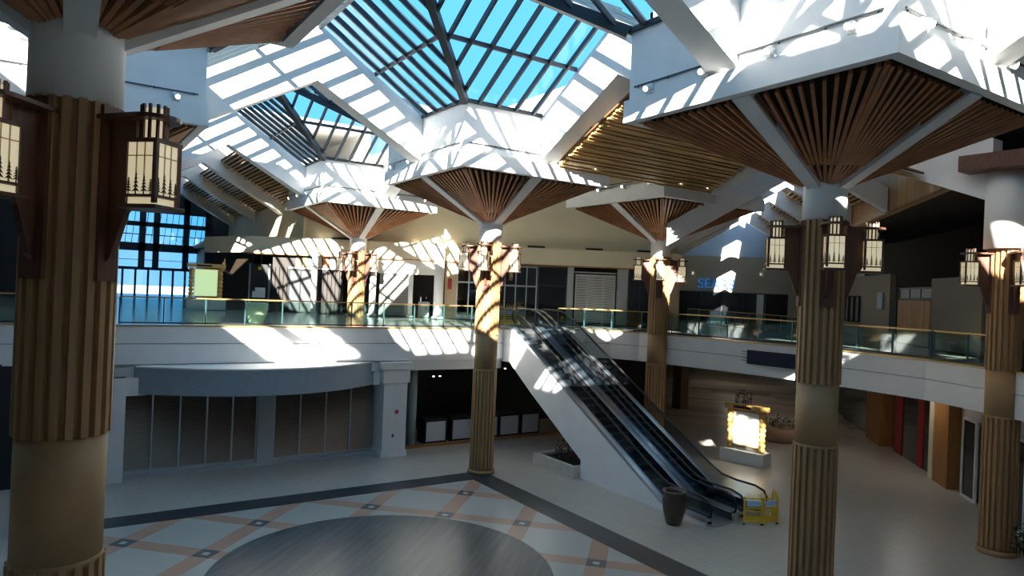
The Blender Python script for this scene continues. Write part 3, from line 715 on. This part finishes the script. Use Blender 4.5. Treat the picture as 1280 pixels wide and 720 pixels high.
ring2 = [(-9.2+.5*math.cos(a), 0, 3.98+.46*math.sin(a)) for a in [2*PI*i/32 for i in range(33)]]
MB().tube([(x, arcpt(x)-.01, z) for x, _, z in ring2], .012, 5).build('ring_outline', grayp, r)
# corner pillar with capital moulding
r = thing('pillar', 'grey-white square corner pillar with fire alarm, right end of shutters', 'pillar', (-2.43, 4.65, 0))
MB().box(-.6, .6, -.65, .6, 0, 3.5).build('shaft', offw, r, bevel=.02); MB().box(-.66, .66, -.71, .62, 0, .3).build('plinth', offw, r, bevel=.02)
MB().box(-.68, .68, -.74, .62, 3.5, 4.15).build('capital', offw, r, bevel=.03); MB().box(-.78, .78, -.84, .62, 4.15, 4.5).build('top_moulding', offw, r, bevel=.03)
MB().box(-1.0, -.68, -.3, .6, 3.4, 4.2).build('side_bracket', offw, r)
MB().lathe([(.09, 0), (.09, .05)], 14, (0, 0, 0)).build('tmp', red, r) if False else None
MB().box(.0, .16, -.69, -.64, 2.05, 2.22).build('fire_alarm', red, r); MB().box(.02, .14, -.68, -.64, 1.6, 1.75).build('call_point', cream, r); MB().box(-.12, -.02, -.68, -.64, .95, 1.1).build('switch', red, r)
# shop with counters
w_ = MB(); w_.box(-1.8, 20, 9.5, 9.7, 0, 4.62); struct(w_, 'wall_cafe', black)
struct(MB().box(-1.8, -1.6, 5.1, 9.5, 0, 4.62), 'wall_cafe_side', dkwood)
struct(MB().box(-1.6, 8.6, 5.25, 5.45, 0, .12), 'baseboard_cafe', orange)
tag(MB().lathe([(.24, 0), (.24, 4.05)], 20, (-.55, 6.1, 0)).build('pillar', mat('pale_teal_paint', (.42, .52, .52), .5), smooth=True), 'slim pale green-grey pillar inside the dark cafe opening', 'pillar')
cp = mat('counter_white', (.55, .60, .66), .5)
for i, (x0, x1) in enumerate(((.2, 1.3), (1.75, 2.85), (3.35, 4.5), (4.75, 5.9), (6.2, 7.3))):
    r = thing('counter', 'white-fronted dark cafe counter unit, %s of five' % ('first from the left', 'second from the left', 'third', 'second from the right', 'rightmost')[i], 'counter', ((x0+x1)/2, 6.2, 0), group='cafe counter units')
    hw = (x1-x0)/2
    MB().box(-hw-.1, hw+.1, -.35, .5, 0, 1.22).build('carcass', black, r); MB().box(-hw, hw, -.38, -.35, .12, 1.12).build('front_panel', cp, r)
    MB().box(-hw-.12, hw+.12, -.42, .55, 1.22, 1.28).build('worktop', dkmet, r)
for i, (x, z) in enumerate(((-.1, 3.2), (1.6, 3.3), (2.0, 3.3), (4.8, 3.5), (6.3, 3.6))):
    r = thing('pendant_light', 'tiny bright pendant light in dark cafe, %s' % ('leftmost', 'left of the close pair', 'right of the close pair', 'next beyond the tan column', 'rightmost')[i], 'light', (x, 8.0, z), group='cafe pendant lights')
    MB().lathe([(.03, 0), (.07, -.1)], 12).build('shade', dkmet, r); MB().lathe([(.05, -.15), (.06, -.1)], 12).build('bulb', spotm, r); MB().tube([(0, 0, 0), (0, 0, 4.62-z)], .008, 5).build('cord', black, r)

# ------------------------------------------------------------------ escalators
def zst(y): return max(0, min(ZF, ZF*(y+7.6)/10.6))
def escalator(x0, x1, lab, sides):
    r = thing('escalator', lab, 'escalator', ((x0+x1)/2, -2, 0), group='pair of escalators')
    ox, oy = (x0+x1)/2, -2; h = (x1-x0)/2
    prof = [(4.0, 6.02), (3.1, 6.12), (-7.6, .22), (-9.7, .14), (-9.7, 0), (-2.75, 0), (-2.75, .8), (1.11, 3.1), (3.18, 4.43), (4.0, 4.43)]
    MB().prism([(-h, y-oy, z) for y, z in prof], (.12, 0, 0)).build('side_panel', white, r)
    MB().prism([(h-.12, y-oy, z) for y, z in prof], (.12, 0, 0)).build('side_panel', white, r)
    MB().prism([(-h+.12, y-oy, z) for y, z in [(3.9, 5.7), (3.0, 5.7), (-7.0, .05), (-2.75, .02), (-2.7, .8), (1.11, 3.12), (3.18, 4.45), (3.9, 4.45)]], (2*h-.24, 0, 0)).build('truss', grayp, r)
    st = mat('escalator_step', (.045, .05, .055), .4, metal=.5)
    for i in range(26):
        y0 = -7.5+i*.41; z = zst(y0+.41)
        MB().box(-h+.3, h-.3, y0-oy, y0+.42-oy, z-.26, z-.02).build('step', st, r)
    MB().box(-h+.3, h-.3, -9.9-oy, -7.5-oy, -.0, .03).build('comb_plate', alu, r)
    MB().box(-h+.3, h-.3, 3.15-oy, 4.1-oy, 6.0, 6.13).build('landing_plate', alu, r)
    path = [(-9.15, .16), (-9.55, .2), (-9.82, .38), (-9.85, .65), (-9.7, .88), (-9.3, .98), (-8.4, .98), (-7.7, 1.05), (-7.1, 1.32)]
    path += [(y, zst(y)+1.0) for y in (-5, -2, 1, 2.4)]+[(3.0, 7.02), (3.6, 7.12), (4.9, 7.12), (5.3, 7.0), (5.4, 6.75), (5.3, 6.45), (5.0, 6.3)]
    for s in (-1, 1):
        x = s*(h-.2)
        MB().tube([(x, y-oy, z) for y, z in path], .045, 8).build('handrail', rubber, r, smooth=True)
        g = [(y, z-.03) for y, z in path[2:-2]]
        low = [(5.2, 6.2), (3.2, 6.2), (-7.4, .32), (-9.7, .25)]
        MB().prism([(x-.008, y-oy, z) for y, z in g+low], (.016, 0, 0)).build('glass_balustrade', escglass, r)
        dk = [(4.9, 6.12), (3.1, 6.14), (-7.55, .26), (-9.75, .18)]
        m = MB()
        for a, b in zip(dk[:-1], dk[1:]): m.bar((s*(h-.16), a[0]-oy, a[1]+.05), (s*(h-.16), b[0]-oy, b[1]+.05), .30, .12)
        m.build('deck', alu, r)
        m = MB()
        for a, b in zip(dk[:-1], dk[1:]): m.bar((s*(h-.32), a[0]-oy, a[1]+.0), (s*(h-.32), b[0]-oy, b[1]+.0), .02, .26)
        m.build('inner_skirt', dkmet, r)
    return r
escalator(3.4, 5.13, 'left escalator of the pair, with white side panel facing the atrium', 0)
escalator(5.15, 6.9, 'right escalator of the pair, nearer the corridor', 0)

# ------------------------------------------------------------------ railings
def resample(pts, sp):
    out = [Vector(pts[0])]
    for a, b in zip(pts[:-1], pts[1:]):
        a = Vector(a); b = Vector(b); L = (b-a).length; n = max(1, round(L/sp))
        out += [a.lerp(b, (i+1)/n) for i in range(n)]
    return out
def railing(pts, lab, z=ZF, sp=1.45, hr=brass, group='glass balcony railings'):
    q = resample(pts, sp); mid = q[len(q)//2]; r = thing('railing', lab, 'railing', (mid.x, mid.y, z), group=group)
    Lc = lambda p, zz: (p.x-mid.x, p.y-mid.y, zz)
    m = MB()
    for a, b in zip(q[:-1], q[1:]): m.bar(Lc(a, 1.12), Lc(b, 1.12), .075, .055)
    m.build('handrail', hr, r)
    m = MB()
    for a, b in zip(q[:-1], q[1:]): m.bar(Lc(a, .09), Lc(b, .09), .05, .06)
    m.build('bottom_rail', dkmet, r)
    for p in q: MB().box(p.x-mid.x-.025, p.x-mid.x+.025, p.y-mid.y-.025, p.y-mid.y+.025, .03, 1.10).build('post', teal, r)
    for a, b in zip(q[:-1], q[1:]):
        d = (b-a).normalized()*.05
        MB().bar(Lc(a+d, .595), Lc(b-d, .595), .012, .93).build('glass_panel', railglass, r)
ER = offs(EP, -.12)
railing(ER[0:2]+[(ER[2][0]-.12, ER[2][1])], 'glass railing of the left balcony behind the foreground column')
railing(ER[2:6]+[(3.25, ER[6][1])], 'glass railing of the left balcony, from foreground column to escalator')
railing([(7.05, ER[7][1])]+ER[8:11]+[(ER[11][0]-.03, ER[11][1]+.14)], 'glass railing from the escalator landing to the corridor column')
railing(ER[11:16], 'glass railing of the right balcony between corridor column and the bend')
railing([(ER[15][0]-.05, ER[15][1]-.12)]+ER[16:18], 'glass railing of the right balcony passing the right-edge column')
railing([(26.7, 12.6), (23.6, 5.5), (20.6, -1.55)], 'distant glass railing across the upper corridor', sp=2.0)
# navy rolled banner hung on the right fascia
r = thing('banner', 'navy rolled banner hanging on the white right balcony front', 'banner', (12.0, -6.3, 5.4), math.atan2(-3.3, .45))
MB().box(-1.45, 1.45, -.20, -.12, -.33, .33).build('cloth', navy, r)
for z in (-.2, -.05, .1, .22): MB().tube([(-1.45, -.16, z), (-1.75, -.14, z+.02)], .015, 5).build('tie_cord', navy, r)

# ------------------------------------------------------------------ small things
def directory(loc, rz, lab, panel, top=True):
    r = thing('directory_sign', lab, 'directory sign', loc, rz)
    MB().box(-1.15, 1.15, -.45, .45, 0, .62).build('plinth', offw, r, bevel=.02)
    for s in (-1, 1):
        pr = []
        for i in range(8):
            z = .62+i*.25; pr += [(.10, z), (.15, z+.06), (.15, z+.17), (.10, z+.23)]
        MB().lathe(pr, 14, (s*.85, 0, 0)).build('turned_post', mat('honey_wood', (.62, .36, .10), .4), r, smooth=True)
    MB().box(-1.1, 1.1, -.22, .22, 2.62, 2.86).build('top_beam', MT['honey_wood'], r, bevel=.02)
    MB().box(-.66, .66, -.05, .05, .85, 2.5).build('panel', panel, r)
    MB().box(-.70, .70, -.03, .03, .80, 2.55).build('panel_frame', MT['honey_wood'], r)
    MB().box(-.6, .3, -.235, -.225, 2.68, 2.80).build('heading_strip', black, r)
    return r
directory((13.0, -3.95, 0), -1.36, 'sunlit wooden directory sign on white plinth, ground floor corridor mouth', mat('map_panel', (.8, .8, .72), .35))
directory((-8.1, 20.6, ZF), .0, 'wooden directory sign with glowing pale green panel in upper entrance hall', backlit)
def foliage(n, R, h, m, parent, c=(0, 0, 0), w=.05, sy=1, sx=1):
    mb = MB(); rnd = random.Random(n)
    for i in range(n):
        a = rnd.uniform(0, 2*PI); q = R*math.sqrt(rnd.random()); x = c[0]+q*math.cos(a)*sx; y = c[1]+q*math.sin(a)*sy
        z0 = c[2]; hh = h*rnd.uniform(.5, 1); b = rnd.uniform(0, 2*PI); l = rnd.uniform(.10, .25)
        p = Vector((x, y, z0+hh*rnd.uniform(.2, 1))); d = Vector((math.cos(b), math.sin(b), rnd.uniform(-.2, .8))).normalized(); s = d.cross(Vector((0, 0, 1))).normalized()*w
        mb.poly([p, p+d*l*.5+s, p+d*l, p+d*l*.5-s], [(0, 1, 2, 3)])
        if i % 6 == 0: mb.bar((x, y, z0-.05), tuple(p), .015, .015)
    return mb.build('foliage', m, parent)
r = thing('planter', 'long stone planter of dark plants tucked beneath the escalator', 'planter', (4.9, -1.2, 0))
m = MB()
for a in ((-1.85, 1.85, -1.5, -1.3), (-1.85, 1.85, 1.3, 1.5), (-1.85, -1.65, -1.3, 1.3), (1.65, 1.85, -1.3, 1.3)): m.box(*a, 0, .52)
m.build('walls', stone, r, bevel=.01); MB().box(-1.65, 1.65, -1.3, 1.3, 0, .40).build('soil', dkback, r)
foliage(420, 1.5, .75, flower, r, (0, 0, .42), sx=1.05, sy=.85)
r = thing('urn', 'tall dark brown glazed urn at the foot of the escalator', 'urn', (2.65, -8.95, 0))
MB().lathe([(.24, 0), (.28, .05), (.40, .55), (.43, .85), (.37, 1.08), (.42, 1.14), (.42, 1.2), (.36, 1.2), (.33, 1.08), (.33, 1.0)], 32, cap=True).build('body', clay, r, smooth=True)
r = thing('vase', 'pale sunlit stone vase behind the left balcony railing', 'vase', (-8.35, 6.45, ZF))
MB().lathe([(.26, 0), (.33, .1), (.44, .5), (.50, .8), (.46, .93), (.40, .97), (.38, .88), (.30, .8)], 32).build('body', mat('vase_stone', (.80, .76, .50), .4, noise=.2, nscale=4), r, smooth=True)
# folding barriers
def barrier(loc, rz, lab, angs, n=3):
    r = thing('safety_barrier', lab, 'barrier', loc, rz)
    p = Vector((0, 0, 0)); W = .68
    for k, a in enumerate(angs):
        d = Vector((math.cos(a), math.sin(a), 0)); nrm = Vector((math.sin(a), -math.cos(a), 0))
        F = Fr((p.x, p.y), (d.x, d.y), (nrm.x, nrm.y)); m = MB()
        for t in (0, W-.07): F.box(m, t, t+.06, .05, 1.0, -.02, .02)
        for z in (.10, .28, .46, .58, .92): F.box(m, .06, W-.07, z, z+.045, -.015, .015)
        for t in [.1+i*.09 for i in range(6)]: F.box(m, t, t+.02, .1, .6, -.01, .01)
        for t in [.1+i*.09 for i in range(6)]: F.box(m, t, t+.015, .92, 1.12, -.01, .01)
        F.box(m, .05, W-.07, .12, .3, -.012, .012)
        pn = m.build('panel_frame', yellow, r)
        F.box(MB(), .10, W-.11, .66, .88, .0, .022).build('sign_plate', cp, pn)
        text_mesh('lettering', 'CAUTION', .115, F.p(W/2-.005, .027, .77), (d.x, d.y, 0), (0, 0, 1), blue, pn, .003)
        for t in (.03, W-.04): MB().lathe([(.035, 0), (.035, .06)], 10, tuple(F.p(t, 0, 0))).build('wheel', rubber, pn)
        p = p+d*W
    return r
barrier((4.95, -10.15, 0), 0, 'yellow folding caution barrier at the foot of the escalators', (-.62, -.25, .95), 3)
barrier((4.2, 6.3, ZF), 0, 'yellow folding barrier blocking the top of the escalators', (-.5, -.3, .2), 3)
r = thing('planter', 'round terracotta planter of dark plants behind ground floor directory', 'planter', (19.6, -1.2, 0))
MB().lathe([(1.0, 0), (1.15, .2), (1.2, .75), (1.1, .8)], 28).build('bowl', mat('terracotta', (.40, .25, .15), .6), r, smooth=True); foliage(160, .95, .6, leaf, r, (0, 0, .78), .07)
r = thing('planter', 'dark square planter with small palm behind ground floor directory', 'planter', (19.3, 1.2, 0))
MB().box(-.55, .55, -.55, .55, 0, 1.4).build('box', dkwood, r); foliage(140, .5, 1.4, leaf, r, (0, 0, 1.4), .07)
r = thing('potted_plant', 'dark leafy plant at the bottom right corner by the column', 'plant', (9.7, -17.6, 0))
MB().lathe([(.3, 0), (.42, .5), (.40, .5)], 20).build('pot', clay, r, smooth=True); foliage(420, .75, .9, leaf, r, (0, 0, .5), .07)

# ------------------------------------------------------------------ entrance hall window wall (y = 42)
r = thing('window_10', loc=(0, 0, 0), kind='structure')
m = MB(); y0, y1 = 42.0, 42.25
m.box(-34, -17, y0, y1, 6.06, 18); m.box(-4.2, .8, y0, y1, 6.06, 18)
for z0, z1 in ((8.55, 8.8), (10.2, 10.9), (12.35, 12.75), (13.6, 18.2)): m.box(-17, -4.2, y0, y1, z0, z1)
for i in range(14): x = -17+i*.985; m.box(x-.08, x+.08, y0, y1, 6.06, 8.55)
for x in (-17, -15, -12.9, -12.0, -9.7, -8.6, -6.2, -4.4): m.box(x-.25, x+.25, y0, y1, 8.8, 18)
m.build('wall_frame', mat('navy_frame', (.03, .05, .08), .5), r)
m = MB()
for i in range(26): x = -17+i*.5; m.bar((x, y1+.1, 10.9), (x+.25, y1+.1, 13.6), .05, .05)
m.box(-17, -4.2, y0+.1, y1-.05, 11.6, 11.68); m.box(-17, -4.2, y0+.1, y1-.05, 9.4, 9.45); m.build('mullions', MT['navy_frame'], r)
MB().box(-17, -4.2, y1-.04, y1-.02, 6.06, 13.6).build('glass', doorglass, r)
struct(MB().box(-60, 30, 42.3, 130, 5.7, 6.0), 'pavement', mat('pale_paving', (.6, .62, .64), .7))
